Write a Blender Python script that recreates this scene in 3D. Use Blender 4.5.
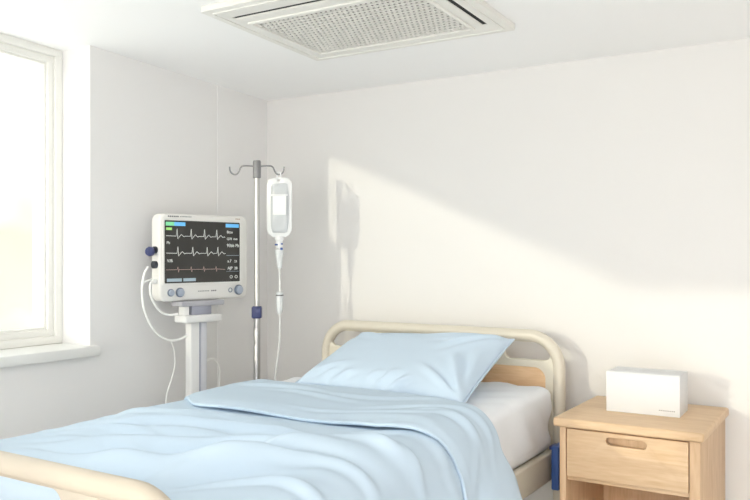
import bpy, bmesh, math, random
from mathutils import Vector, Matrix, noise

for o in list(bpy.data.objects):
    bpy.data.objects.remove(o, do_unlink=True)
SC = bpy.context.scene
COL = SC.collection
R = math.radians
CAM_H = 1.4
YAW = R(31.9)

# ------------------------------------------------------------------ camera
cd = bpy.data.cameras.new('camera')
cam = bpy.data.objects.new('camera', cd)
COL.objects.link(cam)
cam.location = (0, 0, CAM_H)
cam.rotation_euler = (R(90), 0, YAW)
cd.sensor_width = 36.0
cd.lens = 804 / 750 * 36.0
cd.shift_y = 5 / 750
cd.clip_start = 0.02
SC.camera = cam

# ------------------------------------------------------------------ sky and sun
SKY = 0.95
w = bpy.data.worlds.new('sky')
SC.world = w
w.use_nodes = True
nt = w.node_tree
nt.nodes.clear()
tc = nt.nodes.new('ShaderNodeTexCoord')
sep = nt.nodes.new('ShaderNodeSeparateXYZ')
nt.links.new(tc.outputs['Generated'], sep.inputs[0])
ns = nt.nodes.new('ShaderNodeTexNoise')
ns.inputs['Scale'].default_value = 9.0
ns.inputs['Detail'].default_value = 2.0
nt.links.new(tc.outputs['Generated'], ns.inputs['Vector'])
ma = nt.nodes.new('ShaderNodeMath'); ma.operation = 'MULTIPLY_ADD'
ma.inputs[1].default_value = 0.26; ma.inputs[2].default_value = -0.13
nt.links.new(ns.outputs['Fac'], ma.inputs[0])
ad = nt.nodes.new('ShaderNodeMath'); ad.operation = 'ADD'
nt.links.new(sep.outputs['Z'], ad.inputs[0]); nt.links.new(ma.outputs[0], ad.inputs[1])
mr = nt.nodes.new('ShaderNodeMapRange')
mr.inputs['From Min'].default_value = -0.30
mr.inputs['From Max'].default_value = 0.12
nt.links.new(ad.outputs[0], mr.inputs['Value'])
cr = nt.nodes.new('ShaderNodeValToRGB')
cr.color_ramp.elements[0].position = 0.0
cr.color_ramp.elements[0].color = (1.5, 1.5, 1.45, 1)
cr.color_ramp.elements[1].position = 1.0
cr.color_ramp.elements[1].color = (0.97, 0.99, 1.0, 1)
for pos, c in ((0.45, (0.70, 0.70, 0.61, 1)), (0.74, (0.67, 0.67, 0.55, 1))):
    e = cr.color_ramp.elements.new(pos); e.color = c
nt.links.new(mr.outputs[0], cr.inputs[0])
bg = nt.nodes.new('ShaderNodeBackground')
bg.inputs['Strength'].default_value = SKY
nt.links.new(cr.outputs[0], bg.inputs['Color'])
ow = nt.nodes.new('ShaderNodeOutputWorld')
nt.links.new(bg.outputs[0], ow.inputs['Surface'])

sd = bpy.data.lights.new('sun', 'SUN')
sd.energy = 0.62
sd.color = (1.0, 0.92, 0.74)
sd.angle = R(0.7)
sun = bpy.data.objects.new('sun', sd)
COL.objects.link(sun)
sun.location = (-6, -9, 4)
sun.rotation_euler = Vector((0.352, 1.0, -0.149)).to_track_quat('-Z', 'Y').to_euler()

# unseen fill lights added behind the camera to brighten the room
for lx, ly in ((-0.7, -4.1), (1.0, -2.6)):
    ld = bpy.data.lights.new('added_fill_light', 'AREA')
    ld.shape = 'RECTANGLE'; ld.size = 1.8; ld.size_y = 1.8
    ld.energy = 62.0
    ld.color = (0.985, 0.99, 1.0)
    lo_ = bpy.data.objects.new('added_fill_light', ld)
    COL.objects.link(lo_)
    lo_.location = (lx, ly, 2.40)

SC.view_settings.view_transform = 'Standard'
SC.view_settings.look = 'None'
SC.view_settings.gamma = 1.0
SC.view_settings.use_curve_mapping = False
SC.view_settings.exposure = 0.76
SC.cycles.max_bounces = 16
SC.cycles.diffuse_bounces = 10
SC.cycles.transparent_max_bounces = 16
SC.cycles.sample_clamp_indirect = 6.0

# ------------------------------------------------------------------ materials
def srgb(r, g, b):
    f = lambda c: ((c / 255) / 12.92 if c / 255 <= 0.04045 else ((c / 255 + 0.055) / 1.055) ** 2.4)
    return (f(r), f(g), f(b), 1)

def mat(name, col, rough=0.5, metal=0.0, bump=0.0, bscale=200.0, vary=0.0, vscale=6.0, coat=0.0, stretch=(1, 1, 1)):
    m = bpy.data.materials.new(name)
    m.use_nodes = True
    t = m.node_tree
    p = t.nodes['Principled BSDF']
    p.inputs['Base Color'].default_value = col
    p.inputs['Roughness'].default_value = rough
    p.inputs['Metallic'].default_value = metal
    p.inputs['Coat Weight'].default_value = coat
    co = t.nodes.new('ShaderNodeTexCoord')
    mp = t.nodes.new('ShaderNodeMapping')
    mp.inputs['Scale'].default_value = stretch
    t.links.new(co.outputs['Object'], mp.inputs['Vector'])
    if vary > 0:
        n = t.nodes.new('ShaderNodeTexNoise')
        n.inputs['Scale'].default_value = vscale
        n.inputs['Detail'].default_value = 4
        t.links.new(mp.outputs[0], n.inputs['Vector'])
        mx = t.nodes.new('ShaderNodeMix'); mx.data_type = 'RGBA'
        mx.inputs['A'].default_value = tuple(c * (1 - vary) for c in col[:3]) + (1,)
        mx.inputs['B'].default_value = tuple(min(1, c * (1 + vary)) for c in col[:3]) + (1,)
        t.links.new(n.outputs['Fac'], mx.inputs['Factor'])
        t.links.new(mx.outputs['Result'], p.inputs['Base Color'])
    if bump > 0:
        n2 = t.nodes.new('ShaderNodeTexNoise')
        n2.inputs['Scale'].default_value = bscale
        n2.inputs['Detail'].default_value = 3
        t.links.new(mp.outputs[0], n2.inputs['Vector'])
        b = t.nodes.new('ShaderNodeBump')
        b.inputs['Strength'].default_value = bump
        b.inputs['Distance'].default_value = 0.002
        t.links.new(n2.outputs['Fac'], b.inputs['Height'])
        t.links.new(b.outputs[0], p.inputs['Normal'])
    return m

def wood(name, light, dark, axis='X', rough=0.45):
    m = bpy.data.materials.new(name)
    m.use_nodes = True
    t = m.node_tree
    p = t.nodes['Principled BSDF']
    p.inputs['Roughness'].default_value = rough
    co = t.nodes.new('ShaderNodeTexCoord')
    mp = t.nodes.new('ShaderNodeMapping')
    sc = {'X': (1.6, 14, 14), 'Z': (14, 14, 1.6), 'Y': (14, 1.6, 14)}[axis]
    mp.inputs['Scale'].default_value = sc
    t.links.new(co.outputs['Object'], mp.inputs['Vector'])
    n1 = t.nodes.new('ShaderNodeTexNoise')
    n1.inputs['Scale'].default_value = 1.6; n1.inputs['Detail'].default_value = 5; n1.inputs['Distortion'].default_value = 1.1
    t.links.new(mp.outputs[0], n1.inputs['Vector'])
    n2 = t.nodes.new('ShaderNodeTexNoise')
    n2.inputs['Scale'].default_value = 9; n2.inputs['Detail'].default_value = 4
    t.links.new(mp.outputs[0], n2.inputs['Vector'])
    av = t.nodes.new('ShaderNodeMath'); av.operation = 'MULTIPLY_ADD'
    av.inputs[1].default_value = 0.4
    t.links.new(n2.outputs['Fac'], av.inputs[0])
    sc1 = t.nodes.new('ShaderNodeMath'); sc1.operation = 'MULTIPLY'; sc1.inputs[1].default_value = 0.6
    t.links.new(n1.outputs['Fac'], sc1.inputs[0])
    t.links.new(sc1.outputs[0], av.inputs[2])
    rp = t.nodes.new('ShaderNodeValToRGB')
    rp.color_ramp.elements[0].position = 0.30; rp.color_ramp.elements[0].color = dark
    rp.color_ramp.elements[1].position = 0.62; rp.color_ramp.elements[1].color = light
    t.links.new(av.outputs[0], rp.inputs[0])
    t.links.new(rp.outputs[0], p.inputs['Base Color'])
    b = t.nodes.new('ShaderNodeBump'); b.inputs['Strength'].default_value = 0.12; b.inputs['Distance'].default_value = 0.001
    t.links.new(av.outputs[0], b.inputs['Height']); t.links.new(b.outputs[0], p.inputs['Normal'])
    return m

def clear(name, col, alpha, rough=0.25, gloss=0.15):
    m = bpy.data.materials.new(name)
    m.use_nodes = True
    t = m.node_tree
    t.nodes.clear()
    tr = t.nodes.new('ShaderNodeBsdfTransparent')
    pr = t.nodes.new('ShaderNodeBsdfPrincipled')
    pr.inputs['Base Color'].default_value = col
    pr.inputs['Roughness'].default_value = rough
    mx = t.nodes.new('ShaderNodeMixShader')
    mx.inputs[0].default_value = alpha
    t.links.new(tr.outputs[0], mx.inputs[1]); t.links.new(pr.outputs[0], mx.inputs[2])
    o = t.nodes.new('ShaderNodeOutputMaterial')
    t.links.new(mx.outputs[0], o.inputs['Surface'])
    return m

def pane_glass(name):
    m = bpy.data.materials.new(name)
    m.use_nodes = True
    t = m.node_tree
    t.nodes.clear()
    tr = t.nodes.new('ShaderNodeBsdfTransparent'); tr.inputs[0].default_value = (0.97, 0.985, 0.975, 1)
    gl = t.nodes.new('ShaderNodeBsdfGlossy'); gl.inputs['Roughness'].default_value = 0.02
    lw = t.nodes.new('ShaderNodeLayerWeight'); lw.inputs['Blend'].default_value = 0.5
    pw_ = t.nodes.new('ShaderNodeMath'); pw_.operation = 'POWER'; pw_.inputs[1].default_value = 5
    t.links.new(lw.outputs['Facing'], pw_.inputs[0])
    fr = t.nodes.new('ShaderNodeMath'); fr.operation = 'MULTIPLY_ADD'; fr.inputs[1].default_value = 0.5; fr.inputs[2].default_value = 0.03
    t.links.new(pw_.outputs[0], fr.inputs[0])
    mx = t.nodes.new('ShaderNodeMixShader')
    t.links.new(fr.outputs[0], mx.inputs[0])
    t.links.new(tr.outputs[0], mx.inputs[1]); t.links.new(gl.outputs[0], mx.inputs[2])
    o = t.nodes.new('ShaderNodeOutputMaterial')
    t.links.new(mx.outputs[0], o.inputs['Surface'])
    return m

def glow(name, col, strength):
    m = mat(name, col, 0.35)
    p = m.node_tree.nodes['Principled BSDF']
    p.inputs['Emission Color'].default_value = col
    p.inputs['Emission Strength'].default_value = strength
    return m

M = {}
M['wall'] = mat('wall_paint', (0.795, 0.783, 0.766, 1), 0.9, bump=0.06, bscale=90)
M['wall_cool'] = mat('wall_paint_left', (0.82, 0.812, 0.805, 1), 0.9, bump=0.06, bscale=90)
M['ceiling'] = mat('ceiling_paint', (0.92, 0.92, 0.915, 1), 0.92, bump=0.05, bscale=120)
M['floor'] = mat('vinyl_floor', (0.76, 0.75, 0.735, 1), 0.4, vary=0.06, vscale=20)
M['frame_white'] = mat('white_lacquer', (0.84, 0.835, 0.80, 1), 0.4)
M['sill'] = mat('sill_lacquer', (0.86, 0.86, 0.84, 1), 0.35)
M['glass'] = pane_glass('window_glass')
M['cream'] = mat('cream_plastic', srgb(218, 212, 196), 0.42, vary=0.02)
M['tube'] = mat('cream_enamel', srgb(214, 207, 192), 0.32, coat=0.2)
M['foot'] = mat('tan_cream_darkened', srgb(192, 182, 166), 0.4)  # tan cream, darkened because the footboard came out too brightly lit
M['rail'] = mat('rail_enamel', srgb(214, 208, 192), 0.4)
M['blue_plastic'] = mat('blue_plastic', srgb(58, 92, 158), 0.4)
M['navy'] = mat('navy_plastic', srgb(58, 66, 112), 0.35)
M['sheet'] = mat('white_sheet', (0.81, 0.83, 0.86, 1), 0.85, bump=0.12, bscale=500)
M['duvet'] = mat('blue_cotton', (0.54, 0.66, 0.775, 1), 0.8, bump=0.10, bscale=600)
M['pillow'] = mat('blue_pillowcase', (0.57, 0.69, 0.815, 1), 0.8, bump=0.10, bscale=600)
M['woodx'] = wood('ash_wood_across', srgb(222, 192, 156), srgb(203, 168, 128), 'X')
M['woodz'] = wood('ash_wood_upright', srgb(216, 184, 148), srgb(195, 159, 121), 'Z')
M['woody'] = wood('ash_wood_deep', srgb(216, 184, 148), srgb(195, 159, 121), 'Y')
M['insert'] = wood('headboard_wood', srgb(228, 193, 152), srgb(207, 166, 122), 'X')
M['gap'] = mat('dark_gap', srgb(88, 62, 44), 0.8)
M['mon'] = mat('monitor_plastic', (0.80, 0.79, 0.76, 1), 0.4)
M['mon_grey'] = mat('monitor_grey_plastic', srgb(178, 178, 184), 0.45)
M['stand'] = mat('stand_white', (0.80, 0.80, 0.79, 1), 0.4)
M['stand_grey'] = mat('stand_grey_inlay', srgb(208, 209, 215), 0.45)
M['bracket'] = mat('bracket_grey', srgb(160, 162, 176), 0.4, metal=0.2)
M['screen'] = mat('screen_glass', srgb(52, 51, 49), 0.25)
M['trace'] = glow('trace_white', srgb(205, 208, 203), 0.25)
M['trace_red'] = glow('trace_red', srgb(176, 150, 142), 0.2)
M['ui_blue'] = glow('screen_blue', srgb(96, 170, 220), 0.35)
M['ui_green'] = glow('screen_green', srgb(120, 200, 150), 0.3)
M['ui_tag'] = glow('screen_tag_green', srgb(150, 205, 110), 0.3)
M['ui_grey'] = glow('screen_grey', srgb(150, 168, 178), 0.2)
M['knob'] = mat('knob_blue_grey', srgb(172, 182, 198), 0.3, coat=0.3)
M['knob_ring'] = mat('knob_ring', srgb(110, 120, 138), 0.35)
M['black'] = mat('black_rubber', srgb(52, 54, 66), 0.5)
M['cable'] = mat('white_cable', (0.90, 0.90, 0.88, 1), 0.45)
M['ink'] = mat('grey_ink', srgb(150, 150, 150), 0.6)
M['ink_dark'] = mat('dark_ink', srgb(104, 104, 108), 0.6)
M['ink_tan'] = mat('tan_ink', srgb(176, 140, 110), 0.6)
M['steel'] = mat('brushed_steel', (0.46, 0.455, 0.45, 1), 0.35, metal=0.9)
M['steel_pale'] = mat('pale_steel', (0.58, 0.575, 0.56, 1), 0.3, metal=0.85)
M['hub'] = mat('grey_hub', srgb(142, 142, 144), 0.4, metal=0.3)
M['pouch'] = clear('clear_pouch', (0.84, 0.86, 0.87, 1), 0.80)
M['fluid'] = clear('saline_bag', (0.66, 0.69, 0.72, 1), 0.72, 0.12)
M['label'] = mat('white_label', (0.84, 0.85, 0.86, 1), 0.5)
M['tubing'] = clear('clear_tubing', (0.86, 0.87, 0.86, 1), 0.8)
M['chamber'] = clear('clear_chamber', (0.84, 0.87, 0.88, 1), 0.85)
M['carton'] = mat('white_carton', (0.74, 0.75, 0.76, 1), 0.6)
M['carton_edge'] = mat('carton_seam', srgb(150, 150, 152), 0.7)
M['ac_white'] = mat('cassette_white', (0.80, 0.79, 0.75, 1), 0.5)
M['ac_grille'] = mat('grille_white', (0.78, 0.77, 0.73, 1), 0.5)
M['ac_back'] = mat('grille_shade_dark', (0.05, 0.05, 0.048, 1), 0.9)  # near black, standing in for the shaded depth behind the grille
M['ac_slot'] = mat('slot_shade_black', (0.012, 0.012, 0.012, 1), 0.8)  # black put in for the shade inside the air slots

# ------------------------------------------------------------------ helpers
def link(o, parent=None):
    COL.objects.link(o)
    if parent is not None:
        o.parent = parent
    return o

def obj(name, bm, m, parent=None, smooth=True, ang=35, sub=0, solid=0.0):
    bmesh.ops.recalc_face_normals(bm, faces=bm.faces[:]) if solid == 0.0 else None
    me = bpy.data.meshes.new(name)
    bm.to_mesh(me); bm.free()
    if smooth:
        for p in me.polygons:
            p.use_smooth = True
        me.set_sharp_from_angle(angle=R(ang))
    me.materials.append(m)
    o = bpy.data.objects.new(name, me)
    if solid:
        md = o.modifiers.new('solid', 'SOLIDIFY'); md.thickness = solid; md.offset = 0
    if sub:
        md = o.modifiers.new('sub', 'SUBSURF'); md.levels = sub; md.render_levels = sub
    return link(o, parent)

def thing(name, label, cat, loc=(0, 0, 0), rz=0.0, group=None):
    o = bpy.data.objects.new(name, None)
    o.empty_display_size = 0.05
    COL.objects.link(o)
    o.location = loc
    o.rotation_euler = (0, 0, rz)
    o['label'] = label; o['category'] = cat
    if group: o['group'] = group
    return o

def tag(o, label, cat, group=None):
    o['label'] = label; o['category'] = cat
    if group: o['group'] = group
    return o

def struct(o):
    o['kind'] = 'structure'
    return o

def box(bm, lo, hi, bev=0.0, seg=2):
    """one box, optionally bevelled, added to bm"""
    t = bmesh.new()
    bmesh.ops.create_cube(t, size=1.0)
    for v in t.verts:
        v.co = Vector([lo[i] + (v.co[i] + 0.5) * (hi[i] - lo[i]) for i in range(3)])
    if bev:
        bmesh.ops.bevel(t, geom=t.edges[:], offset=bev, segments=seg, affect='EDGES', profile=0.5, clamp_overlap=True)
    me = bpy.data.meshes.new('t'); t.to_mesh(me); t.free()
    bm.from_mesh(me); bpy.data.meshes.remove(me)
    return bm

def B(*boxes, bev=0.0, seg=2):
    bm = bmesh.new()
    for lo, hi in boxes:
        box(bm, lo, hi, bev, seg)
    return bm

def lathe(bm, prof, c=(0, 0, 0), axis='Z', n=24):
    """profile of (radius, height) turned about an axis through c"""
    c = Vector(c)
    rings = []
    for r, h in prof:
        ring = []
        for i in range(n):
            a = 2 * math.pi * i / n
            p = (r * math.cos(a), r * math.sin(a), h)
            if axis == 'X': p = (h, p[0], p[1])
            if axis == 'Y': p = (p[0], h, p[1])
            ring.append(bm.verts.new(c + Vector(p)))
        rings.append(ring)
    for a, b in zip(rings, rings[1:]):
        for i in range(n):
            bm.faces.new((a[i], a[(i + 1) % n], b[(i + 1) % n], b[i]))
    bm.faces.new(rings[0][::-1]); bm.faces.new(rings[-1])
    return bm

def smooth_path(pts, n=8):
    P = [Vector(p) for p in pts]
    P = [P[0] * 2 - P[1]] + P + [P[-1] * 2 - P[-2]]
    out = []
    for i in range(1, len(P) - 2):
        a, b, c, d = P[i - 1:i + 3]
        for k in range(n):
            t = k / n
            out.append(0.5 * ((2 * b) + (c - a) * t + (2 * a - 5 * b + 4 * c - d) * t * t + (3 * b - a - 3 * c + d) * t ** 3))
    out.append(P[-2])
    return out

def sweep(bm, pts, r, n=12, closed=False):
    P = [Vector(p) for p in pts]
    L = len(P)
    tang = []
    for i in range(L):
        a = P[i - 1] if (i > 0 or closed) else P[i]
        b = P[(i + 1) % L] if (i < L - 1 or closed) else P[i]
        tang.append((b - a).normalized())
    u = tang[0].orthogonal().normalized()
    rings = []
    for i in range(L):
        u = (u - tang[i] * u.dot(tang[i])).normalized()
        v = tang[i].cross(u)
        rr = r[i] if isinstance(r, (list, tuple)) else r
        rings.append([bm.verts.new(P[i] + (u * math.cos(2 * math.pi * k / n) + v * math.sin(2 * math.pi * k / n)) * rr) for k in range(n)])
    for i in range(L if closed else L - 1):
        a, b = rings[i], rings[(i + 1) % L]
        for k in range(n):
            bm.faces.new((a[k], a[(k + 1) % n], b[(k + 1) % n], b[k]))
    if not closed:
        bm.faces.new(rings[0][::-1]); bm.faces.new(rings[-1])
    return bm

def rrect(x0, y0, x1, y1, r, n=6):
    """rounded rectangle outline; r is one radius or four (bl, br, tr, tl)"""
    rs = r if isinstance(r, (list, tuple)) else (r,) * 4
    cs = [(x0, y0, 1, 1, 180), (x1, y0, -1, 1, 270), (x1, y1, -1, -1, 0), (x0, y1, 1, -1, 90)]
    out = []
    for (cx, cy, sx, sy, a0), q in zip(cs, rs):
        if q <= 0:
            out.append((cx, cy)); continue
        for k in range(n + 1):
            a = R(a0 + 90 * k / n)
            out.append((cx + sx * q + q * math.cos(a), cy + sy * q + q * math.sin(a)))
    return out

def plate(outlines, thick, bev=0.0):
    """flat plate with holes in the local XY plane, centred on z = 0"""
    cu = bpy.data.curves.new('plate', 'CURVE')
    cu.dimensions = '2D'; cu.fill_mode = 'BOTH'
    cu.extrude = max(thick / 2 - bev, 0.0001); cu.bevel_depth = bev; cu.bevel_resolution = 2
    cu.offset = -bev
    for ol in outlines:
        s = cu.splines.new('POLY')
        s.points.add(len(ol) - 1)
        for p, (x, y) in zip(s.points, ol):
            p.co = (x, y, 0, 1)
        s.use_cyclic_u = True
    o = bpy.data.objects.new('plate', cu)
    COL.objects.link(o)
    dg = bpy.context.evaluated_depsgraph_get()
    me = bpy.data.meshes.new_from_object(o.evaluated_get(dg))
    bpy.data.objects.remove(o, do_unlink=True); bpy.data.curves.remove(cu)
    bm = bmesh.new(); bm.from_mesh(me); bpy.data.meshes.remove(me)
    bmesh.ops.remove_doubles(bm, verts=bm.verts[:], dist=1e-5)
    return bm

def upright(bm, y):
    """turn a plate standing up: local (x, y) becomes world (x, z) at depth y"""
    for v in bm.verts:
        v.co = Vector((v.co.x, y - v.co.z, v.co.y))
    bmesh.ops.recalc_face_normals(bm, faces=bm.faces[:])
    return bm

def text(body, size, width=None):
    """lettering as a thin mesh in the local XY plane, its left bottom corner at the origin"""
    cu = bpy.data.curves.new('lettering', 'FONT')
    cu.body = body; cu.size = size; cu.extrude = 0.0004
    o = bpy.data.objects.new('lettering', cu)
    COL.objects.link(o)
    dg = bpy.context.evaluated_depsgraph_get()
    me = bpy.data.meshes.new_from_object(o.evaluated_get(dg))
    bpy.data.objects.remove(o, do_unlink=True); bpy.data.curves.remove(cu)
    bm = bmesh.new(); bm.from_mesh(me); bpy.data.meshes.remove(me)
    return bm

def moved(bm, mtx):
    bmesh.ops.transform(bm, matrix=mtx, verts=bm.verts[:])
    return bm

def joined(dst, src):
    me = bpy.data.meshes.new('t'); src.to_mesh(me); src.free()
    dst.from_mesh(me); bpy.data.meshes.remove(me)
    return dst

def sstep(a, b, x):
    t = max(0.0, min(1.0, (x - a) / (b - a)))
    return t * t * (3 - 2 * t)

# ------------------------------------------------------------------ the room
XL, YB, ZC = -2.89, 3.5, 2.262
XR, YF = 2.0, -5.2
PITCH = 0.04                     # the ceiling rises gently away from the head wall
WY0, WYS, WY1 = -4.8, -1.75, 2.306   # window opening along the left wall, with an added sill step blocking low sun
SILL, SUN_STEP = 1.008, 1.50
def slope(bm):
    for v in bm.verts:
        if v.co.z > 2.0: v.co.z += PITCH * (YB - v.co.y)
    return bm
def cut(bm, axis, at):
    n = [0, 0, 0]; n[axis] = 1
    bmesh.ops.bisect_plane(bm, geom=bm.verts[:] + bm.edges[:] + bm.faces[:], plane_co=[at if k == axis else 0 for k in range(3)], plane_no=n)
    return bm
struct(obj('floor', B(((XL - 0.4, YF - 0.2, -0.15), (XR + 0.2, YB + 0.2, 0))), M['floor'], smooth=False))
struct(obj('ceiling', slope(B(((XL - 0.4, YF - 0.2, ZC), (XR + 0.2, YB + 0.2, ZC + 0.25)))), M['ceiling'], smooth=False))
struct(obj('wall_back', slope(B(((XL - 0.4, YB, 0), (XR + 0.2, YB + 0.2, ZC)))), M['wall'], smooth=False))
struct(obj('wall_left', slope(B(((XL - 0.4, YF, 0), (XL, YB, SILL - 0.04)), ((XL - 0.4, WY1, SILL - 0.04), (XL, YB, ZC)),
                                ((XL - 0.4, YF, SILL - 0.04), (XL, WY0, ZC)), ((XL - 0.4, WY0, SILL - 0.04), (XL, WYS, SUN_STEP)))), M['wall_cool'], smooth=False))  # last box is the step added to keep low sun off the footboard
struct(obj('wall_right', slope(B(((XR, YF, 0), (XR + 0.2, YB, ZC)))), M['wall'], smooth=False))
struct(obj('wall_front', slope(B(((XL - 0.4, YF - 0.2, 0), (XR + 0.2, YF, ZC)))), M['wall'], smooth=False))
# added slab outside the window, setting the top edge of the sun patch
struct(obj('sun_blocker', B(((XL - 1.11, YF - 0.2, 2.575), (XL - 0.4, YB + 0.2, 2.70))), M['frame_white'], smooth=False))
# shallow boxed corner: its edge shows as the faint upright line left of the pole
struct(obj('trim_1', slope(B(((XL, 3.10, 0), (XL + 0.002, YB, ZC)))), M['wall_cool'], smooth=False))
bb = bmesh.new(); box(bb, (XL + 0.01, YB - 0.012, 0), (XR, YB, 0.09), 0.003)
struct(obj('baseboard_back', bb, M['frame_white']))

# window: outer frame set in the reveal, sash inside it, one wide pane, sill board
FX = -3.075
def ring_yz(bm, x0, x1, g, t, bev=0.004):
    """frame bars round the stepped opening; g is the inset from its edge, t the bar width"""
    y0, y1, ys, z0, z2, z1 = WY0 + g, WY1 - g, WYS + g, SILL + g, SUN_STEP + g, ZC - g
    box(bm, (x0, ys, z0), (x1, y1, z0 + t), bev)
    box(bm, (x0, y0, z2), (x1, ys + t, z2 + t), bev)
    box(bm, (x0, ys, z0 + t * 0.9), (x1, ys + t, z2 + t * 0.1), bev)
    box(bm, (x0, y0, z1 - t), (x1, y1, z1), bev)
    box(bm, (x0, y0, z2 + t * 0.9), (x1, y0 + t, z1 - t * 0.9), bev)
    box(bm, (x0, y1 - t, z0 + t * 0.9), (x1, y1, z1 - t * 0.9), bev)
    return slope(bm)
win = struct(obj('window_1', ring_yz(bmesh.new(), FX - 0.08, FX, 0.0, 0.035), M['frame_white']))
ws = ring_yz(bmesh.new(), FX - 0.07, FX - 0.014, 0.034, 0.030)
joined(ws, ring_yz(bmesh.new(), FX - 0.066, FX - 0.028, 0.062, 0.012, 0.003))
obj('window_sash', ws, M['frame_white'], win)
obj('window_pane', slope(B(((FX - 0.052, WYS + 0.07, SILL + 0.07), (FX - 0.046, WY1 - 0.07, ZC - 0.07)),
                           ((FX - 0.052, WY0 + 0.07, SUN_STEP + 0.07), (FX - 0.046, WYS + 0.07, ZC - 0.07)))), M['glass'], win, smooth=False)
si = bmesh.new(); box(si, (FX - 0.06, WYS, SILL - 0.042), (XL + 0.042, WY1 + 0.022, SILL), 0.004)
struct(obj('trim_2', si, M['sill']))

# ------------------------------------------------------------------ ceiling cassette
CX0, CX1, CY0, CY1, CZ = -2.112, -1.172, 2.170, 2.908, ZC - 0.023
ac = thing('ceiling_air_vent', 'white square ceiling air cassette with perforated grille', 'air vent', (0, YB, ZC))
ac.rotation_euler = (-math.atan(PITCH), 0, 0)
def AC(name, bm, m, smooth=True):
    return obj(name, moved(bm, Matrix.Translation((0, -YB, -ZC))), m, ac, smooth)
GX0, GX1, GY0, GY1 = -2.032, -1.303, 2.346, 2.820
fr = plate([rrect(CX0, CY0, CX1, CY1, 0.012),
            rrect(-2.045, 2.272, -1.270, 2.294, 0.004), rrect(-1.260, 2.296, -1.240, 2.795, 0.004),
            rrect(GX0, GY0, GX1, GY1, 0.01)], ZC - CZ, 0.003)
AC('frame', moved(fr, Matrix.Translation((0, 0, (ZC + CZ) / 2))), M['ac_white'])
rim = plate([rrect(CX0 + 0.030, CY0 + 0.030, CX1 - 0.030, CY1 - 0.030, 0.01), rrect(CX0 + 0.036, CY0 + 0.036, CX1 - 0.036, CY1 - 0.036, 0.008)], 0.006, 0.002)
AC('rim', moved(rim, Matrix.Translation((0, 0, CZ - 0.001))), M['ac_white'])
bord = plate([rrect(GX0 - 0.003, GY0 - 0.003, GX1 + 0.003, GY1 + 0.003, 0.01), rrect(GX0 + 0.012, GY0 + 0.012, GX1 - 0.012, GY1 - 0.012, 0.006)], 0.018, 0.003)
AC('grille_border', moved(bord, Matrix.Translation((0, 0, CZ + 0.003))), M['ac_white'])
gm = bmesh.new()
gx0, gx1, gy0, gy1 = GX0 + 0.008, GX1 - 0.008, GY0 + 0.008, GY1 - 0.008
ny = 18; pyv = (gy1 - gy0) / ny
nx = 33; pxv = (gx1 - gx0) / nx
bw, lw_ = 0.0042, 0.0036
for j in range(ny + 1):
    y = gy0 + j * pyv
    box(gm, (gx0, y - bw, CZ + 0.001), (gx1, y + bw, CZ + 0.006))
for j in range(ny):
    y = gy0 + j * pyv
    for i in range(nx + 1):
        x = gx0 + (i + (0.5 if j % 2 else 0)) * pxv
        if x > gx1: continue
        box(gm, (x - lw_, y + bw, CZ + 0.0015), (x + lw_, y + pyv - bw, CZ + 0.0055))
AC('grille', gm, M['ac_grille'], False)
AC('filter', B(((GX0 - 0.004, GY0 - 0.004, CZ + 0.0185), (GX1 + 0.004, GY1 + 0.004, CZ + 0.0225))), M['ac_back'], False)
AC('air_slot', B(((-2.044, 2.273, CZ + 0.005), (-1.271, 2.293, CZ + 0.0225))), M['ac_slot'], False)
AC('air_slot', B(((-1.2595, 2.297, CZ + 0.004), (-1.2405, 2.794, CZ + 0.0225))), M['ac_slot'], False)

# ------------------------------------------------------------------ hospital bed
XC, HW, TR = -1.763, 0.6105, 0.0265
bed = thing('hospital_bed', 'cream adjustable hospital bed with rounded tube end boards', 'bed', (XC, 2.2, 0))

def end_board(name, y, ztop, zbot, slot, mt, mp):
    """tube hoop with a moulded panel of three hand slots and a wood insert; local to the bed"""
    yl = y - 2.2
    rc = 0.135
    pts = [(-HW, yl, 0.10), (-HW, yl, zbot)]
    pts += [(-HW, yl, z) for z in (0.5 * (zbot + ztop), ztop - rc)]
    for k in range(1, 13):
        a = R(180 - 90 * k / 12)
        pts.append((-HW + rc + rc * math.cos(a), yl, ztop - rc + rc * math.sin(a)))
    for k in range(0, 13):
        a = R(90 - 90 * k / 12)
        pts.append((HW - rc + rc * math.cos(a), yl, ztop - rc + rc * math.sin(a)))
    pts += [(HW, yl, z) for z in (0.5 * (zbot + ztop), zbot, 0.10)]
    ob = obj(name, sweep(bmesh.new(), pts, TR, 18), mt, bed)
    s1, s0 = ztop - TR - 0.001, ztop - slot
    rb = 0.11
    pn = plate([rrect(-HW + 0.005, zbot, HW - 0.005, ztop - 0.004, (0.03, 0.03, 0.13, 0.13), 10),
                rrect(0.361, s0, 0.575, s1, (0.028, 0.028, 0.044, 0.020), 8),
                rrect(-0.575, s0, -0.361, s1, (0.028, 0.028, 0.020, 0.044), 8),
                rrect(-0.253, s0, 0.253, s1, 0.035, 8)], 0.026, 0.005)
    obj('end_panel', upright(pn, yl), mp, ob)
    wi = plate([rrect(-0.553, zbot + 0.05, 0.553, ztop - 0.136, (0.02, 0.02, 0.05, 0.05), 8)], 0.034, 0.003)
    obj('wood_insert', upright(wi, yl), M['insert'], ob)
    return ob
end_board('headboard', 3.35, 1.048, 0.50, 0.104, M['tube'], M['cream'])
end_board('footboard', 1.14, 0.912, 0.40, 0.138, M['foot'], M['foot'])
for sx in (-1, 1):
    rl = bmesh.new()
    box(rl, (sx * 0.603 - 0.017, 1.165 - 2.2, 0.462), (sx * 0.603 + 0.017, 3.325 - 2.2, 0.578), 0.008, 3)
    obj('side_rail', rl, M['rail'], bed)
obj('mattress_deck', B(((-0.585, -1.02, 0.535), (0.585, 1.11, 0.565)), bev=0.004), M['rail'], bed)
bl = bmesh.new()
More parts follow.
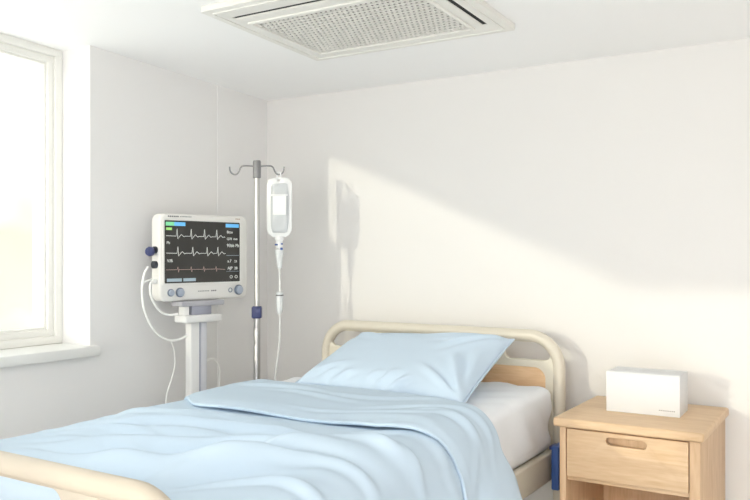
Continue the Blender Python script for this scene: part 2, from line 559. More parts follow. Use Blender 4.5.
box(bl, (0.632, 0.985, 0.435), (0.664, 1.075, 0.615), 0.006, 3)
br = obj('corner_bracket', bl, M['blue_plastic'], bed); br['label'] = 'blue plastic corner bracket'
bl = bmesh.new(); box(bl, (0.619, 0.995, 0.597), (0.640, 1.065, 0.612), 0.003)
obj('bracket_clip', bl, M['navy'], br)
for sx in (-1, 1):
    for yy in (1.14, 3.35):
        cw = bmesh.new()
        lathe(cw, [(0.02, -0.014), (0.05, -0.014), (0.05, 0.014), (0.02, 0.014)], (sx * HW, yy - 2.2 + 0.02, 0.05), 'X', 20)
        box(cw, (sx * HW - 0.02, yy - 2.2 - 0.02, 0.085), (sx * HW + 0.02, yy - 2.2 + 0.03, 0.115), 0.004)
        obj('castor', cw, M['black'], bed)

# mattress under a fitted white sheet
def mattress():
    x0, x1, y0, y1, z0, z1 = -2.290, -1.160, 1.262, 3.305, 0.567, 0.830
    bm = bmesh.new()
    N = 4
    bmesh.ops.create_cube(bm, size=1.0)
    for v in bm.verts:
        v.co = Vector((x0 + (v.co.x + .5) * (x1 - x0), y0 + (v.co.y + .5) * (y1 - y0), z0 + (v.co.z + .5) * (z1 - z0)))
    bmesh.ops.bevel(bm, geom=bm.edges[:], offset=0.05, segments=5, affect='EDGES', profile=0.5)
    long_ = [e for e in bm.edges if e.calc_length() > 0.1]
    bmesh.ops.subdivide_edges(bm, edges=long_, cuts=40, use_grid_fill=True)
    bm.normal_update()
    cx, cy = (x0 + x1) / 2, (y0 + y1) / 2
    for v in bm.verts:
        p = v.co; n = v.normal.copy()
        side = sstep(0.5, 0.9, n.x)
        d = 0.0
        if p.y > 2.3:
            d += side * 0.009 * math.sin((p.y * 0.9 + p.z * 0.75) * 34 + 3 * noise.noise(p * 5)) * sstep(z1, z1 - 0.12, p.z)
            d += 0.005 * math.sin((p.x * 1.0 - p.y * 1.7) * 26 + 2.5 * noise.noise(p * 4)) * sstep(0.3, 0.8, n.z) * sstep(2.6, 2.9, p.y)
        d += 0.005 * noise.noise(p * 3.0)
        d += 0.010 * sstep(2.58, 2.80, p.y) * sstep(0.2, 0.7, n.z)
        if p.z < z0 + 0.06: d = min(d, 0)
        v.co += n * d
    return bm
ma_ = obj('mattress', mattress(), M['sheet'], ang=60)
tag(ma_, 'thick mattress in a white fitted sheet on the bed frame', 'mattress')

# ------------------------------------------------------------------ duvet
random.seed(11)
ridges = []
def ridge(x0, y0, x1, y1, wd, a):
    ridges.append((Vector((x0, y0)), Vector((x1, y1)), wd, a))
# folds that fan from the near left towards the far right corner
ridge(-2.15, 1.58, -1.60, 1.80, 0.045, 0.010)
ridge(-2.15, 1.75, -1.45, 1.95, 0.035, 0.012)
ridge(-2.25, 1.95, -1.70, 2.02, 0.030, 0.008)
ridge(-1.95, 1.42, -1.25, 1.86, 0.050, 0.020)
ridge(-1.75, 1.33, -1.20, 1.72, 0.045, 0.018)
ridge(-1.55, 1.30, -1.14, 1.95, 0.040, 0.016)
ridge(-1.42, 1.60, -1.13, 2.06, 0.030, 0.014)
ridge(-2.05, 1.28, -1.50, 1.45, 0.045, 0.013)
for x0, y0, x1, y1, wd, a in ((-1.62, 1.62, -1.08, 2.02, 0.018, 0.008), (-1.50, 1.50, -1.05, 1.84, 0.020, 0.009), (-1.40, 1.36, -1.02, 1.66, 0.018, 0.008),
                              (-1.36, 1.86, -1.06, 2.10, 0.016, 0.007), (-1.80, 1.50, -1.30, 1.66, 0.016, 0.006), (-1.95, 1.80, -1.40, 2.02, 0.014, 0.005),
                              (-2.20, 1.62, -1.75, 1.68, 0.016, 0.005), (-1.50, 2.36, -1.05, 2.52, 0.018, 0.005), (-1.70, 2.22, -1.05, 2.42, 0.016, 0.004)):
    ridge(x0, y0, x1, y1, wd, a)
for k in range(9):
    x = random.uniform(-2.3, -1.4); y = random.uniform(1.3, 2.0)
    l = random.uniform(0.25, 0.55); a = R(random.uniform(12, 45))
    ridge(x, y, x + l * math.cos(a), y + l * math.sin(a), random.uniform(0.015, 0.03), random.uniform(0.003, 0.006))
for k in range(5):
    x = -2.2 + 0.22 * k; y = random.uniform(2.2, 2.5)
    ridge(x, y, x + 0.4, y + random.uniform(-0.04, 0.12), random.uniform(0.02, 0.035), random.uniform(0.003, 0.006))

def wrinkle(sx, y):
    p = Vector((sx, y)); h = 0.0
    for a, b, wd, am in ridges:
        d = b - a; L = d.length; d = d / L
        q = p - a
        t = q.dot(d) / L
        s = q.x * d.y - q.y * d.x + 0.03 * math.sin(t * 4.0 + a.x * 9)
        env = sstep(-0.15, 0.25, t) * sstep(1.2, 0.7, t)
        if env <= 0: continue
        u = s / wd
        h += 1.9 * am * env * (math.exp(-u * u) - 0.45 * math.exp(-((u - 1.7) ** 2)))
    h += 0.007 * noise.noise(Vector((sx * 2.2, y * 2.2, 3.1)))
    h += 0.003 * noise.noise(Vector((sx * 7 + y * 3, y * 6, 1.3)))
    return h

W0, RC, ZT = 0.530, 0.085, 0.830
ARC = RC * math.pi / 2
def cross(s):
    """duvet cross section: arc length s from the bed centre to x, z, normal, drop"""
    sg = 1 if s >= 0 else -1
    a = abs(s)
    rc, w0 = (RC, W0) if s >= 0 else (0.16, W0 + ARC - 0.16 * math.pi / 2)
    if a <= w0:
        return XC + s, ZT, 0.0, 1.0, 0.0
    if a <= W0 + ARC:
        t = (a - w0) / rc
        return XC + sg * (w0 + rc * math.sin(t)), ZT - rc * (1 - math.cos(t)), sg * math.sin(t), math.cos(t), 0.0
    d = a - W0 - ARC
    return XC + sg * (w0 + rc), ZT - rc - d, sg * 1.0, 0.0, d

def duvet():
    NS, DR = 150, 0.36
    smax = W0 + ARC + DR
    prof = []                                   # (kind, value): foot drop, top run, roll, fold back
    for k in range(10): prof.append(('foot', 1 - k / 10))
    for k in range(121): prof.append(('top', k / 120))
    for k in range(1, 10): prof.append(('roll', k / 10))
    for k in range(0, 61): prof.append(('back', k / 60))
    FH = 0.024
    bm = bmesh.new()
    grid = []
    for kind, t in prof:
        row = []
        for i in range(NS + 1):
            s = -smax + 2 * smax * i / NS
            x, z, nx_, nz_, d = cross(s)
            side = sstep(W0 * 0.95, W0 + ARC, s) if s > 0 else 0.0
            yh = 2.615 - 0.05 * sstep(0.35, 0.62, s) + 0.19 * sstep(0.60, 1.0, s) + 0.010 * math.sin(s * 9)
            yf = 2.105 + 0.02 * math.sin(s * 4.3) + 0.20 * sstep(0.48, 0.75, s) + 0.22 * sstep(0.25, 0.62, -s)
            y0 = 1.245
            off = 0.0; dz = 0.0
            if kind == 'foot': y = y0 - 0.045 * math.sin(t * 1.57); dz = -0.30 * t ** 1.4 - 0.012 * t
            elif kind == 'top': y = y0 + (yh - y0) * t
            elif kind == 'roll':
                a = math.pi * t
                y = yh + 0.020 * math.sin(a); off = FH * 0.5 * (1 - math.cos(a))
            else:
                y = yh + (yf - yh) * t
                off = FH * (1 - 0.30 * sstep(0.86, 1.0, t)) + 0.005 * math.sin(s * 11 + t * 3) * t
            sx = XC + s
            yy = y if kind != 'back' else y
            h = wrinkle(sx, yy)
            if kind in ('roll', 'back'): h *= 0.8
            h *= (1 - 0.55 * sstep(W0 + ARC * .4, W0 + ARC, abs(s)))
            if kind == 'top':                    # the dropped side hangs in soft folds
                off += 0
            amp = sstep(0.0, 0.30, d)
            fl = amp * (0.035 * math.sin(y * 15.0 + 1.5 * noise.noise(Vector((y * 2, d * 3, 0)))) + 0.012 * math.sin(y * 31 + 1.0) + 0.048)
            off += max(h, -0.014) + 0.020
            px = x + nx_ * off + (fl if s > 0 else -abs(fl) * 0.3)
            pz = z + nz_ * off + dz
            row.append(bm.verts.new((px, y, pz)))
        grid.append(row)
    for a, b in zip(grid, grid[1:]):
        for i in range(NS):
            bm.faces.new((a[i], a[i + 1], b[i + 1], b[i]))
    return bm
du = obj('duvet', duvet(), M['duvet'], ang=80, solid=0.012, sub=1)
tag(du, 'light blue duvet with its top edge folded back over the bed', 'duvet')

# ------------------------------------------------------------------ pillow
def pillow():
    BL, BR = Vector((-2.125, 2.765, 0.848)), Vector((-1.280, 2.655, 0.846))
    TL, TR_ = Vector((-2.125, 3.25, 1.005)), Vector((-1.318, 3.25, 1.037))
    nrm = ((BR - BL).cross(TL - BL)).normalized()
    N = 60
    random.seed(4)
    creases = []
    def cre(u0, v0, u1, v1, wd, a): creases.append((Vector((u0, v0)), Vector((u1, v1)), wd, a))
    cre(0.98, -0.98, 0.62, 0.10, 0.055, 0.016)
    cre(0.98, -0.98, 0.35, -0.35, 0.05, 0.010)
    cre(0.98, -0.98, 0.86, 0.30, 0.05, 0.014)
    cre(0.95, 0.95, 0.35, 0.30, 0.06, 0.014)
    cre(0.95, 0.80, 0.50, 0.02, 0.06, 0.010)
    cre(0.80, 0.98, 0.05, 0.72, 0.07, 0.008)
    cre(-0.96, 0.96, -0.45, 0.45, 0.07, 0.010)
    cre(-0.98, -0.95, -0.45, -0.45, 0.06, 0.010)
    for u, l, a in ((-0.62, .38, .012), (-0.42, .30, .010), (-0.08, .35, .008), (0.10, .42, .012), (0.26, .30, .008)):
        cre(u - 0.05, -1.0, u + 0.10, -1.0 + l, 0.045, a)
    def crease(u, v):
        h = 0.0; p = Vector((u, v))
        for a, b, wd, am in creases:
            d = b - a; L = d.length; d = d / L
            q = p - a; t = q.dot(d) / L
            s = q.x * d.y - q.y * d.x
            env = sstep(-0.05, 0.2, t) * sstep(1.15, 0.6, t)
            k = s / (wd * (0.6 + 0.8 * max(t, 0)))
            h += 1.25 * am * env * (math.exp(-k * k) - 0.7 * math.exp(-(k - 1.6) ** 2))
        return h
    bm = bmesh.new()
    top, bot = [], []
    for j in range(N + 1):
        rt, rb_ = [], []
        v = -1 + 2 * j / N
        for i in range(N + 1):
            u = -1 + 2 * i / N
            pin = 0.035 * (1 - u * u) * abs(v) ** 3
            pu = 0.030 * (1 - v * v) * abs(u) ** 3
            uu, vv = u * (1 - pu), v * (1 - pin)
            a = (uu + 1) / 2; b = (vv + 1) / 2
            p = BL.lerp(BR, a).lerp(TL.lerp(TR_, a), b)
            f = max(0.0, (1 - u ** 4) * (1 - v ** 4)) ** 0.55
            ht = 0.066 * f * (1 + 0.10 * noise.noise(Vector((u * 1.5, v * 1.5, 7)))) + crease(u, v) * min(1, f * 2.2 + 0.1)
            hb = -0.080 * f
            q = p + nrm * ht
            rt.append(bm.verts.new(q))
            if 0 < i < N and 0 < j < N:
                q2 = p + nrm * hb
                q2.z = max(q2.z, 0.838)
                q2.y = min(q2.y, 3.31)
                rb_.append(bm.verts.new(q2))
            else:
                rb_.append(rt[-1])
        top.append(rt); bot.append(rb_)
    for j in range(N):
        for i in range(N):
            bm.faces.new((top[j][i], top[j][i + 1], top[j + 1][i + 1], top[j + 1][i]))
            q = [bot[j][i], bot[j + 1][i], bot[j + 1][i + 1], bot[j][i + 1]]
            try: bm.faces.new(q)
            except ValueError: pass
    for vx in bm.verts:
        if vx.co.z < 0.838: vx.co.z = 0.838
        if vx.co.y > 3.312: vx.co.y = 3.312
    # stitched edge
    return bm, [r for r in (top[0] + [t[-1] for t in top[1:]] + top[-1][::-1][1:] + [t[0] for t in top[::-1][1:-1]])]
pb, edge = pillow()
epts = [v.co.copy() for v in edge]
pw = obj('pillow', pb, M['pillow'], ang=75, sub=1)
tag(pw, 'light blue pillow leaning on the headboard', 'pillow')
obj('piping', sweep(bmesh.new(), epts, 0.0035, 8, True), M['pillow'], pw)

# ------------------------------------------------------------------ nightstand and carton
nsx0, nsx1, nsy0, nsy1, nst = -1.03, -0.496, 2.918, 3.475, 0.791
cxn, cyn = (nsx0 + nsx1) / 2, (nsy0 + nsy1) / 2
nd = thing('nightstand', 'pale wooden bedside cabinet with one drawer over an open shelf', 'nightstand', (cxn, cyn, 0))
def NB(lo, hi, bev=0.002, seg=2):
    return B(((lo[0] - cxn, lo[1] - cyn, lo[2]), (hi[0] - cxn, hi[1] - cyn, hi[2])), bev=bev, seg=seg)
obj('top', NB((nsx0, nsy0, nst - 0.034), (nsx1, nsy1, nst), 0.009, 3), M['woodx'], nd)
obj('side_panel', NB((-1.012, 2.944, 0.0), (-0.988, 3.485, nst - 0.034)), M['woodz'], nd)
obj('side_panel', NB((-0.548, 2.944, 0.0), (-0.512, 3.485, nst - 0.034)), M['woodz'], nd)
obj('back_panel', NB((-0.988, 3.435, 0.10), (-0.548, 3.450, nst - 0.034)), M['woodz'], nd)
obj('rail', NB((-0.988, 2.946, 0.752), (-0.548, 2.975, nst - 0.034), 0.001), M['woodx'], nd)
obj('divider', NB((-0.988, 2.965, 0.552), (-0.548, 3.435, 0.568), 0.001), M['woodx'], nd)
obj('shelf', NB((-0.988, 2.950, 0.10), (-0.548, 3.435, 0.124), 0.002), M['woodx'], nd)
df = plate([rrect(-0.984 - cxn, 0.572, -0.551 - cxn, 0.749, 0.003), rrect(-0.838 - cxn, 0.704, -0.692 - cxn, 0.734, 0.0149, 8)], 0.020, 0.0015)
dw = obj('drawer', upright(df, 2.953 - cyn), M['woodx'], nd)
hp = bmesh.new(); box(hp, (-0.845 - cxn, 2.978 - cyn, 0.69), (-0.685 - cxn, 2.984 - cyn, 0.744))
obj('handle_recess', hp, M['woodz'], dw)
hp = B(((-0.98 - cxn, 2.964 - cyn, 0.575), (-0.972 - cxn, 3.40 - cyn, 0.735)), ((-0.563 - cxn, 2.964 - cyn, 0.575), (-0.555 - cxn, 3.40 - cyn, 0.735)),
       ((-0.972 - cxn, 2.964 - cyn, 0.575), (-0.563 - cxn, 3.40 - cyn, 0.583)), ((-0.972 - cxn, 3.392 - cyn, 0.583), (-0.563 - cxn, 3.40 - cyn, 0.735)))
obj('drawer_box', hp, M['woody'], dw, smooth=False)

bx = thing('carton', 'plain white carton on the bedside cabinet', 'box', (-0.893, 3.145, nst), R(1))
BW, BD, BH = 0.273, 0.165, 0.155
ob = bmesh.new(); box(ob, (0, 0, 0.0005), (BW, BD, BH), 0.0015, 2)
obj('carton_body', ob, M['carton'], bx)
obj('lid_flap', B(((0.004, 0.008, BH - 0.0005), (BW - 0.004, BD * 0.52, BH + 0.0012)), bev=0.0005), M['carton'], bx)
obj('seam', B(((0.03, BD * 0.53, BH - 0.0004), (BW - 0.02, BD * 0.55, BH + 0.0006))), M['carton_edge'], bx, smooth=False)
pr_ = bmesh.new()
for k in range(9):
    box(pr_, (0.198 + k * 0.0066, -0.0005, 0.020), (0.2028 + k * 0.0066, 0.0004, 0.0235))
obj('print_line', pr_, M['ink'], bx, smooth=False)

# ------------------------------------------------------------------ drip stand
PX, PY = -2.568, 3.033
stn = thing('drip_stand', 'tall steel drip stand with two hooks beside the bed head', 'IV stand', (PX, PY, 0), YAW)
b_ = bmesh.new()
lathe(b_, [(0.018, 0.10), (0.0165, 0.11), (0.0165, 1.125), (0.0155, 1.13)], n=20)
obj('lower_tube', b_, M['steel'], stn)
b_ = bmesh.new(); lathe(b_, [(0.0135, 1.12), (0.0135, 1.79)], n=20)
obj('upper_tube', b_, M['steel_pale'], stn)
b_ = bmesh.new(); lathe(b_, [(0.016, 1.775), (0.020, 1.780), (0.020, 1.855), (0.017, 1.862)], n=20)
obj('hub', b_, M['hub'], stn)
for sg in (1, -1):
    hk = smooth_path([(sg * 0.015, 0, 1.834), (sg * 0.062, 0, 1.836), (sg * 0.078, 0, 1.829), (sg * 0.086, 0, 1.812), (sg * 0.096, 0, 1.797), (sg * 0.110, 0, 1.793),
                      (sg * 0.123, 0, 1.800), (sg * 0.131, 0, 1.812), (sg * 0.134, 0, 1.832)], 6)
    obj('hook', sweep(bmesh.new(), hk, 0.0040, 10), M['hub'], stn)
b_ = bmesh.new()
box(b_, (-0.024, -0.024, 1.090), (0.024, 0.024, 1.150), 0.009, 4)
cl = obj('height_clamp', b_, M['navy'], stn); cl['label'] = 'navy blue height clamp'
b_ = bmesh.new(); lathe(b_, [(0.005, 0.02), (0.005, 0.032), (0.013, 0.034), (0.013, 0.05)], (0, 0, 1.12), 'Y', 16)
obj('clamp_knob', b_, M['navy'], cl)
for k in range(5):
    a = R(72 * k + 20)
    dx, dy = math.cos(a), math.sin(a)
    lg = obj('leg', sweep(bmesh.new(), [(dx * 0.01, dy * 0.01, 0.115), (dx * 0.10, dy * 0.10, 0.10), (dx * 0.235, dy * 0.235, 0.075)], [0.013, 0.012, 0.010], 10), M['steel'], stn)
    c_ = bmesh.new(); lathe(c_, [(0.012, -0.010), (0.028, -0.010), (0.028, 0.010), (0.012, 0.010)], (0, 0, 0), 'X', 16)
    moved(c_, Matrix.Translation((dx * 0.235, dy * 0.235, 0.0285)) @ Matrix.Rotation(a + 1.2, 4, 'Z'))
    box(c_, (dx * 0.235 - 0.006, dy * 0.235 - 0.006, 0.05), (dx * 0.235 + 0.006, dy * 0.235 + 0.006, 0.08))
    obj('castor', c_, M['black'], lg)

# drip bag hanging on the right hook (same plane as the hooks)
hx = 0.1075
bagloc = (PX + hx * math.cos(YAW), PY + hx * math.sin(YAW), 0)
bag = thing('drip_bag', 'clear fluid bag with white label hanging on the right hook', 'IV bag', bagloc, YAW - R(16))
def poly_bag(x0, x1, ztop, zbot, ch, cb, r=0.012):
    """bag outline with a sloped bottom and rounded shoulders"""
    o_ = rrect(x0, zbot + cb, x1, ztop, (0.006, 0.006, ch, ch), 8)
    xm = (x0 + x1) / 2
    lo = [(x0 + 0.014, zbot + cb * 0.35), (xm - 0.030, zbot + 0.002), (xm - 0.020, zbot), (xm + 0.020, zbot), (xm + 0.030, zbot + 0.002), (x1 - 0.014, zbot + cb * 0.35)]
    # start of outline is the lower left arc: swap lower corners for the slope
    arc = 9
    return [(x0, zbot + cb)] + lo + [(x1, zbot + cb)] + o_[2 * arc:]
po = plate([poly_bag(-0.064, 0.068, 1.778, 1.484, 0.036, 0.040), rrect(-0.008, 1.760, 0.006, 1.770, 0.004)], 0.006, 0.002)
obj('pouch', upright(po, 0.0), M['pouch'], bag)
ear = plate([rrect(-0.014, 1.772, 0.012, 1.808, 0.010), rrect(-0.007, 1.780, 0.006, 1.802, 0.006)], 0.004, 0.001)
obj('hanging_tab', upright(ear, 0.0), M['label'], bag)
fb = bmesh.new()
NN = 28
def fluid():
    bm = bmesh.new()
    x0, x1, z0, z1 = -0.044, 0.054, 1.506, 1.754
    sides = []
    for sgn in (-1, 1):
        g = []
        for j in range(NN + 1):
            row = []
            for i in range(NN + 1):
                u = -1 + 2 * i / NN; v = -1 + 2 * j / NN
                # squircle mapping rounds the corners
                k = 0.10 if v > 0 else 0.22
                xx = u * (1 - k * (v * v) * (v * v)) if v < 0 else u * (1 - 0.12 * v ** 6)
                f = max(0, (1 - u ** 4) * (1 - v ** 6)) ** 0.5
                th = 0.017 * f * (0.8 - 0.25 * v)
                row.append(bm.verts.new(((x0 + x1) / 2 + xx * (x1 - x0) / 2, sgn * th, (z0 + z1) / 2 + v * (z1 - z0) / 2)))
            g.append(row)
        sides.append(g)
    for g in sides:
        for j in range(NN):
            for i in range(NN):
                bm.faces.new((g[j][i], g[j][i + 1], g[j + 1][i + 1], g[j + 1][i]))
    bmesh.ops.remove_doubles(bm, verts=bm.verts[:], dist=1e-5)
    return bm
obj('fluid_chamber', fluid(), M['fluid'], bag)
lb = bmesh.new(); box(lb, (-0.024, -0.0220, 1.594), (0.046, -0.0190, 1.690), 0.0008)
la = obj('paper_label', lb, M['label'], bag)
lb = bmesh.new()
box(lb, (-0.032, -0.0228, 1.687), (0.054, -0.0185, 1.696))
for k, (a, b) in enumerate(((-0.012, 0.018), (-0.012, 0.030), (-0.006, 0.012))):
    box(lb, (a, -0.0220, 1.652 - k * 0.010), (b, -0.0213, 1.6535 - k * 0.010))
obj('label_strip', lb, M['carton'], la, smooth=False)
b_ = bmesh.new(); lathe(b_, [(0.017, 1.432), (0.017, 1.470), (0.022, 1.476), (0.022, 1.492)], (0.003, 0, 0), n=18)
obj('outlet_port', b_, M['label'], bag)

# infusion line: drip chamber, tube, flow regulator
il = thing('infusion_line', 'clear infusion tube with drip chamber below the fluid bag', 'tube', bagloc, YAW - R(16))
b_ = bmesh.new(); lathe(b_, [(0.008, 1.335), (0.0125, 1.340), (0.0165, 1.395), (0.020, 1.400), (0.020, 1.426), (0.012, 1.4315)], (0.003, 0, 0), n=18)
dc = obj('drip_chamber', b_, M['chamber'], il)
b_ = bmesh.new()
box(b_, (-0.014, -0.022, 1.446), (0.002, -0.014, 1.454), 0.003)
box(b_, (0.016, -0.018, 1.450), (0.026, -0.008, 1.458), 0.003)
box(b_, (0.014, -0.020, 1.424), (0.026, -0.010, 1.436), 0.003)
sp_ = obj('spike_cap', b_, M['blue_plastic'], dc); sp_['label'] = 'blue spike cap'
tp = smooth_path([(0.003, 0, 1.337), (0.004, 0, 1.28), (0.004, 0, 1.15), (0.004, 0, 1.00), (-0.004, 0.0, 0.92), (-0.018, 0.0, 0.82), (-0.028, 0.0, 0.70), (-0.030, 0, 0.60)], 8)
obj('tube', sweep(bmesh.new(), tp, 0.0052, 10), M['tubing'], il)
b_ = bmesh.new(); lathe(b_, [(0.007, 1.110), (0.013, 1.116), (0.0165, 1.135), (0.018, 1.212), (0.015, 1.218)], (0.004, 0, 0), n=18)
fr_ = obj('flow_regulator', b_, M['chamber'], il)
b_ = bmesh.new(); lathe(b_, [(0.0175, 1.200), (0.0188, 1.201), (0.0188, 1.206), (0.0175, 1.207)], (0.004, 0, 0), n=18)
obj('regulator_band', b_, M['ink_dark'], fr_)

# ------------------------------------------------------------------ patient monitor on its stand
MA = R(80)                      # direction of the screen's width, seen from above
MC = Vector((-2.690, 2.808))
mz = 1.188                      # underside of the housing
# local frame: X along the screen width, -Y out of the screen
mo = thing('patient_monitor', 'white vital signs monitor with dark screen showing heart traces', 'monitor', (MC.x, MC.y, mz), MA)
MW, MH, MD = 0.505, 0.402, 0.072
hs = bmesh.new()
hs2 = plate([rrect(-MW / 2, 0, MW / 2, MH, 0.035, 8)], MD, 0.012)
obj('housing', upright(hs2, MD / 2), M['mon'], mo)
hs.free()
bk = bmesh.new(); box(bk, (-0.20, MD - 0.005, 0.05), (0.20, MD + 0.05, MH - 0.06), 0.02, 3)
obj('rear_cover', bk, M['mon_grey'], mo)
sx0, sx1, sz0, sz1 = -0.229, 0.200, 0.083, 0.370
bz = plate([rrect(sx0 - 0.010, sz0 - 0.010, sx1 + 0.010, sz1 + 0.010, 0.012), rrect(sx0, sz0, sx1, sz1, 0.004)], 0.006, 0.002)
obj('bezel', upright(bz, -0.001), M['mon'], mo)
scb = bmesh.new(); box(scb, (sx0 - 0.002, -0.0018, sz0 - 0.002), (sx1 + 0.002, 0.004, sz1 + 0.002))
scr = obj('screen', scb, M['screen'], mo, smooth=False)
SW, SH = sx1 - sx0, sz1 - sz0
def S(u, v):                    # screen fraction, v downwards
    return sx0 + u * SW, sz1 - v * SH
def trace(v, amp, beats, m, r=0.0013, blip=False):
    pts = []
    u = 0.02; base = v
    pts.append((u, base))
    for b in beats:
        if blip:
            pts += [(b - 0.010, base), (b, base - amp), (b + 0.008, base + amp * 0.9), (b + 0.018, base - 0.006), (b + 0.03, base)]
        else:
            pts += [(b - 0.012, base + 0.004), (b, base - amp), (b + 0.010, base + 0.048), (b + 0.030, base + 0.012), (b + 0.055, base - 0.024), (b + 0.085, base + 0.012), (b + 0.105, base + 0.002)]
    pts.append((0.79, base + 0.008))
    P = [(S(a, c)[0], -0.0026, S(a, c)[1]) for a, c in pts]
    return obj('waveform', sweep(bmesh.new(), P, r, 6), m, scr)
trace(0.245, 0.115, (0.155, 0.335, 0.51, 0.675), M['trace'])
trace(0.520, 0.100, (0.165, 0.355, 0.545, 0.690), M['trace'])
trace(0.785, 0.045, (0.165, 0.335, 0.50, 0.665), M['trace_red'], 0.0011, True)
def bar(u0, v0, u1, v1, m, name):
    x0, z1_ = S(u0, v0); x1, z0_ = S(u1, v1)
    return obj(name, B(((x0, -0.0026, z0_), (x1, -0.0015, z1_))), m, scr, smooth=False)
bar(0.015, 0.025, 0.12, 0.085, M['ui_green'], 'status_bar')
bar(0.12, 0.025, 0.26, 0.085, M['ui_blue'], 'status_bar')
bar(0.80, 0.025, 0.985, 0.085, M['ui_blue'], 'status_bar')
bar(0.02, 0.115, 0.09, 0.155, M['ui_tag'], 'channel_tag')
bar(0.03, 0.925, 0.215, 0.975, M['ui_grey'], 'soft_key')
bar(0.235, 0.925, 0.395, 0.975, M['ui_grey'], 'soft_key')
bar(0.81, 0.555, 0.985, 0.560, M['ui_grey'], 'divider_line')
bar(0.81, 0.825, 0.985, 0.829, M['ui_grey'], 'divider_line')
def scr_text(body, u, v, h, m=None, bold=False):
    bm = text(body, h * SH * 1.35)
    x, z = S(u, v)
    for vx in bm.verts:
        vx.co = Vector((x + vx.co.x * 1.05, -0.0024 - vx.co.z, z + vx.co.y))
    return obj('readout', bm, m or M['trace'], scr, smooth=False)
scr_text('Pb', 0.025, 0.375, 0.045)
scr_text('V/B', 0.03, 0.665, 0.050)
scr_text('Btcn', 0.815, 0.185, 0.048)
scr_text('Q7B  mm', 0.815, 0.295, 0.040)
scr_text('93bb Pb', 0.815, 0.415, 0.056)
scr_text('a.7', 0.825, 0.675, 0.050); scr_text('23', 0.92, 0.675, 0.040)
scr_text('AJP', 0.825, 0.795, 0.052); scr_text('28', 0.92, 0.795, 0.048)
scr_text('O', 0.855, 0.945, 0.055); scr_text('O', 0.925, 0.945, 0.055)
def ink(u0, z0, u1, z1, n, m, name):
    bm = bmesh.new(); st = (u1 - u0) / n
    for k in range(n):
        box(bm, (u0 + k * st, -0.0008, z0), (u0 + (k + 0.72) * st, 0.0005, z1))
    return obj(name, bm, m, mo, smooth=False)
ink(-0.210, 0.386, -0.150, 0.392, 6, M['ink_dark'], 'maker_print')
ink(-0.145, 0.387, -0.080, 0.391, 8, M['ink'], 'maker_print')
ink(0.175, 0.386, 0.205, 0.390, 3, M['ink_tan'], 'model_print')
ink(-0.045, 0.040, 0.020, 0.0445, 7, M['ink'], 'panel_print')
ink(0.030, 0.0395, 0.062, 0.0455, 3, M['ink_dark'], 'panel_print')
def knob(x, z, r, m=M['knob']):
    b = bmesh.new(); lathe(b, [(r, 0.002), (r, -0.006), (r * 0.86, -0.008)], (x, 0, z), 'Y', 24)
    k = obj('knob', b, M['knob_ring'], mo)
    b = bmesh.new(); lathe(b, [(r * 0.82, -0.007), (r * 0.80, -0.014), (r * 0.66, -0.016)], (x, 0, z), 'Y', 24)
    obj('knob_cap', b, m, k)
    return k
knob(-0.196, 0.040, 0.017); knob(-0.147, 0.040, 0.022)
knob(0.192, 0.042, 0.025)
b_ = bmesh.new(); sweep(b_, [(0.143 + 0.010 * math.cos(a * R(20)), -0.001, 0.042 + 0.010 * math.sin(a * R(20))) for a in range(18)], 0.002, 6, True)
obj('button_ring', b_, M['knob_ring'], mo)
# plugs on the left cheek of the housing
plugs = []
for (yy, zz, r, ln) in ((0.030, 0.235, 0.016, 0.012), (0.030, 0.168, 0.017, 0.016)):
    b_ = bmesh.new(); lathe(b_, [(r, 0.004), (r, -ln), (r * 0.6, -ln - 0.004)], (-MW / 2, yy, zz), 'X', 20)
    plugs.append(obj('socket', b_, M['black'], mo))
b_ = bmesh.new(); lathe(b_, [(0.006, -0.010), (0.012, -0.018), (0.020, -0.020), (0.022, -0.036), (0.016, -0.046)], (-MW / 2, 0.030, 0.228), 'X', 20)
pg = obj('plug', b_, M['navy'], plugs[0]); pg['label'] = 'navy blue plug'
b_ = bmesh.new(); box(b_, (-MW / 2 - 0.022, 0.018, 0.082), (-MW / 2 + 0.004, 0.044, 0.104), 0.006)
obj('cable_clip', b_, M['stand'], mo)

# stand: column, tray, bracket, base
ms = thing('monitor_stand', 'white column stand carrying the vital signs monitor', 'stand', (-2.690, 2.742, 0), MA)
def MB(lo, hi, bev=0.004, seg=2): return B((lo, hi), bev=bev, seg=seg)
obj('column', MB((-0.028, 0.0, 0.05), (0.062, 0.046, 1.095), 0.005, 3), M['stand'], ms)
obj('column_inlay', MB((0.026, -0.0035, 0.06), (0.059, 0.002, 1.092), 0.001), M['stand_grey'], ms)
obj('column_groove', MB((0.018, -0.002, 0.06), (0.025, 0.002, 1.092), 0.0005), M['bracket'], ms)
tr_ = MB((-0.085, -0.045, 1.088), (0.118, 0.052, 1.122), 0.007, 3)
obj('tray', tr_, M['stand'], ms)
obj('bracket', MB((-0.030, -0.012, 1.118), (0.080, 0.045, 1.168), 0.004), M['bracket'], ms)
obj('mount_plate', MB((-0.090, -0.020, 1.162), (0.150, 0.070, 1.187), 0.006), M['mon_grey'], ms)
b_ = MB((-0.070, -0.010, 1.115), (-0.042, 0.040, 1.165), 0.006)
obj('latch', b_, M['stand'], ms)
bs = bmesh.new()
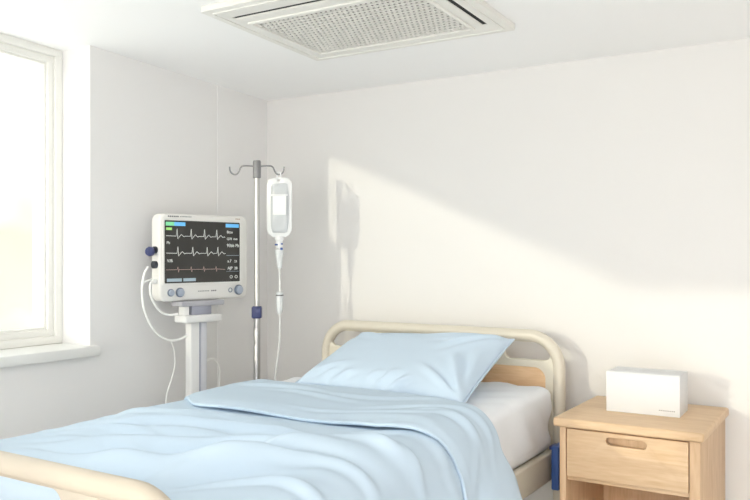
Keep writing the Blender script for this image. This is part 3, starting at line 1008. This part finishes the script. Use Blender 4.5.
for a in (20, 160, 200, 340):
    dx, dy = math.cos(R(a)), math.sin(R(a)) * 0.45
    sweep(bs, [(dx * 0.02, 0.037 + dy * 0.02, 0.075), (dx * 0.20, 0.037 + dy * 0.20, 0.065)], [0.024, 0.016], 12)
obj('base', bs, M['stand'], ms)
for a in (20, 160, 200, 340):
    dx, dy = math.cos(R(a)), math.sin(R(a)) * 0.45
    c_ = bmesh.new(); lathe(c_, [(0.012, -0.011), (0.027, -0.011), (0.027, 0.011), (0.012, 0.011)], (dx * 0.20, 0.037 + dy * 0.20, 0.0275), 'X', 16)
    obj('castor', c_, M['black'], ms)

# ------------------------------------------------------------------ leads
def lead(name, label, pts, r):
    o = obj(name, sweep(bmesh.new(), smooth_path(pts, 8), r, 8), M['cable'])
    return tag(o, label, 'cable', None)
lead('monitor_cable', 'white cable looping widest, from monitor socket to the stand column',
     [(-2.722, 2.480, 1.347), (-2.725, 2.460, 1.312), (-2.730, 2.453, 1.238), (-2.730, 2.470, 1.149), (-2.730, 2.522, 1.066), (-2.730, 2.593, 1.019), (-2.715, 2.646, 1.011), (-2.700, 2.694, 1.026)], 0.0055)
lead('monitor_cable', 'white cable looping inside the widest one, from clip to stand tray',
     [(-2.730, 2.504, 1.280), (-2.735, 2.503, 1.253), (-2.735, 2.515, 1.204), (-2.735, 2.562, 1.148), (-2.730, 2.611, 1.127), (-2.705, 2.643, 1.130)], 0.0055)
lead('monitor_cable', 'short white cable between the clip and the widest loop on monitor side',
     [(-2.727, 2.456, 1.273), (-2.728, 2.479, 1.285), (-2.728, 2.508, 1.293)], 0.0045)
lead('power_cord', 'thin white cord hanging left of the stand column against the wall',
     [(-2.800, 2.691, 1.002), (-2.810, 2.720, 0.952), (-2.810, 2.726, 0.885), (-2.810, 2.707, 0.821), (-2.810, 2.682, 0.768), (-2.810, 2.669, 0.714), (-2.810, 2.669, 0.630)], 0.0035)
lead('power_cord', 'thin white cord arching right of the stand column',
     [(-2.700, 2.818, 0.892), (-2.710, 2.856, 0.899), (-2.715, 2.896, 0.892), (-2.715, 2.924, 0.859), (-2.715, 2.931, 0.810), (-2.715, 2.924, 0.733), (-2.715, 2.917, 0.646)], 0.0035)
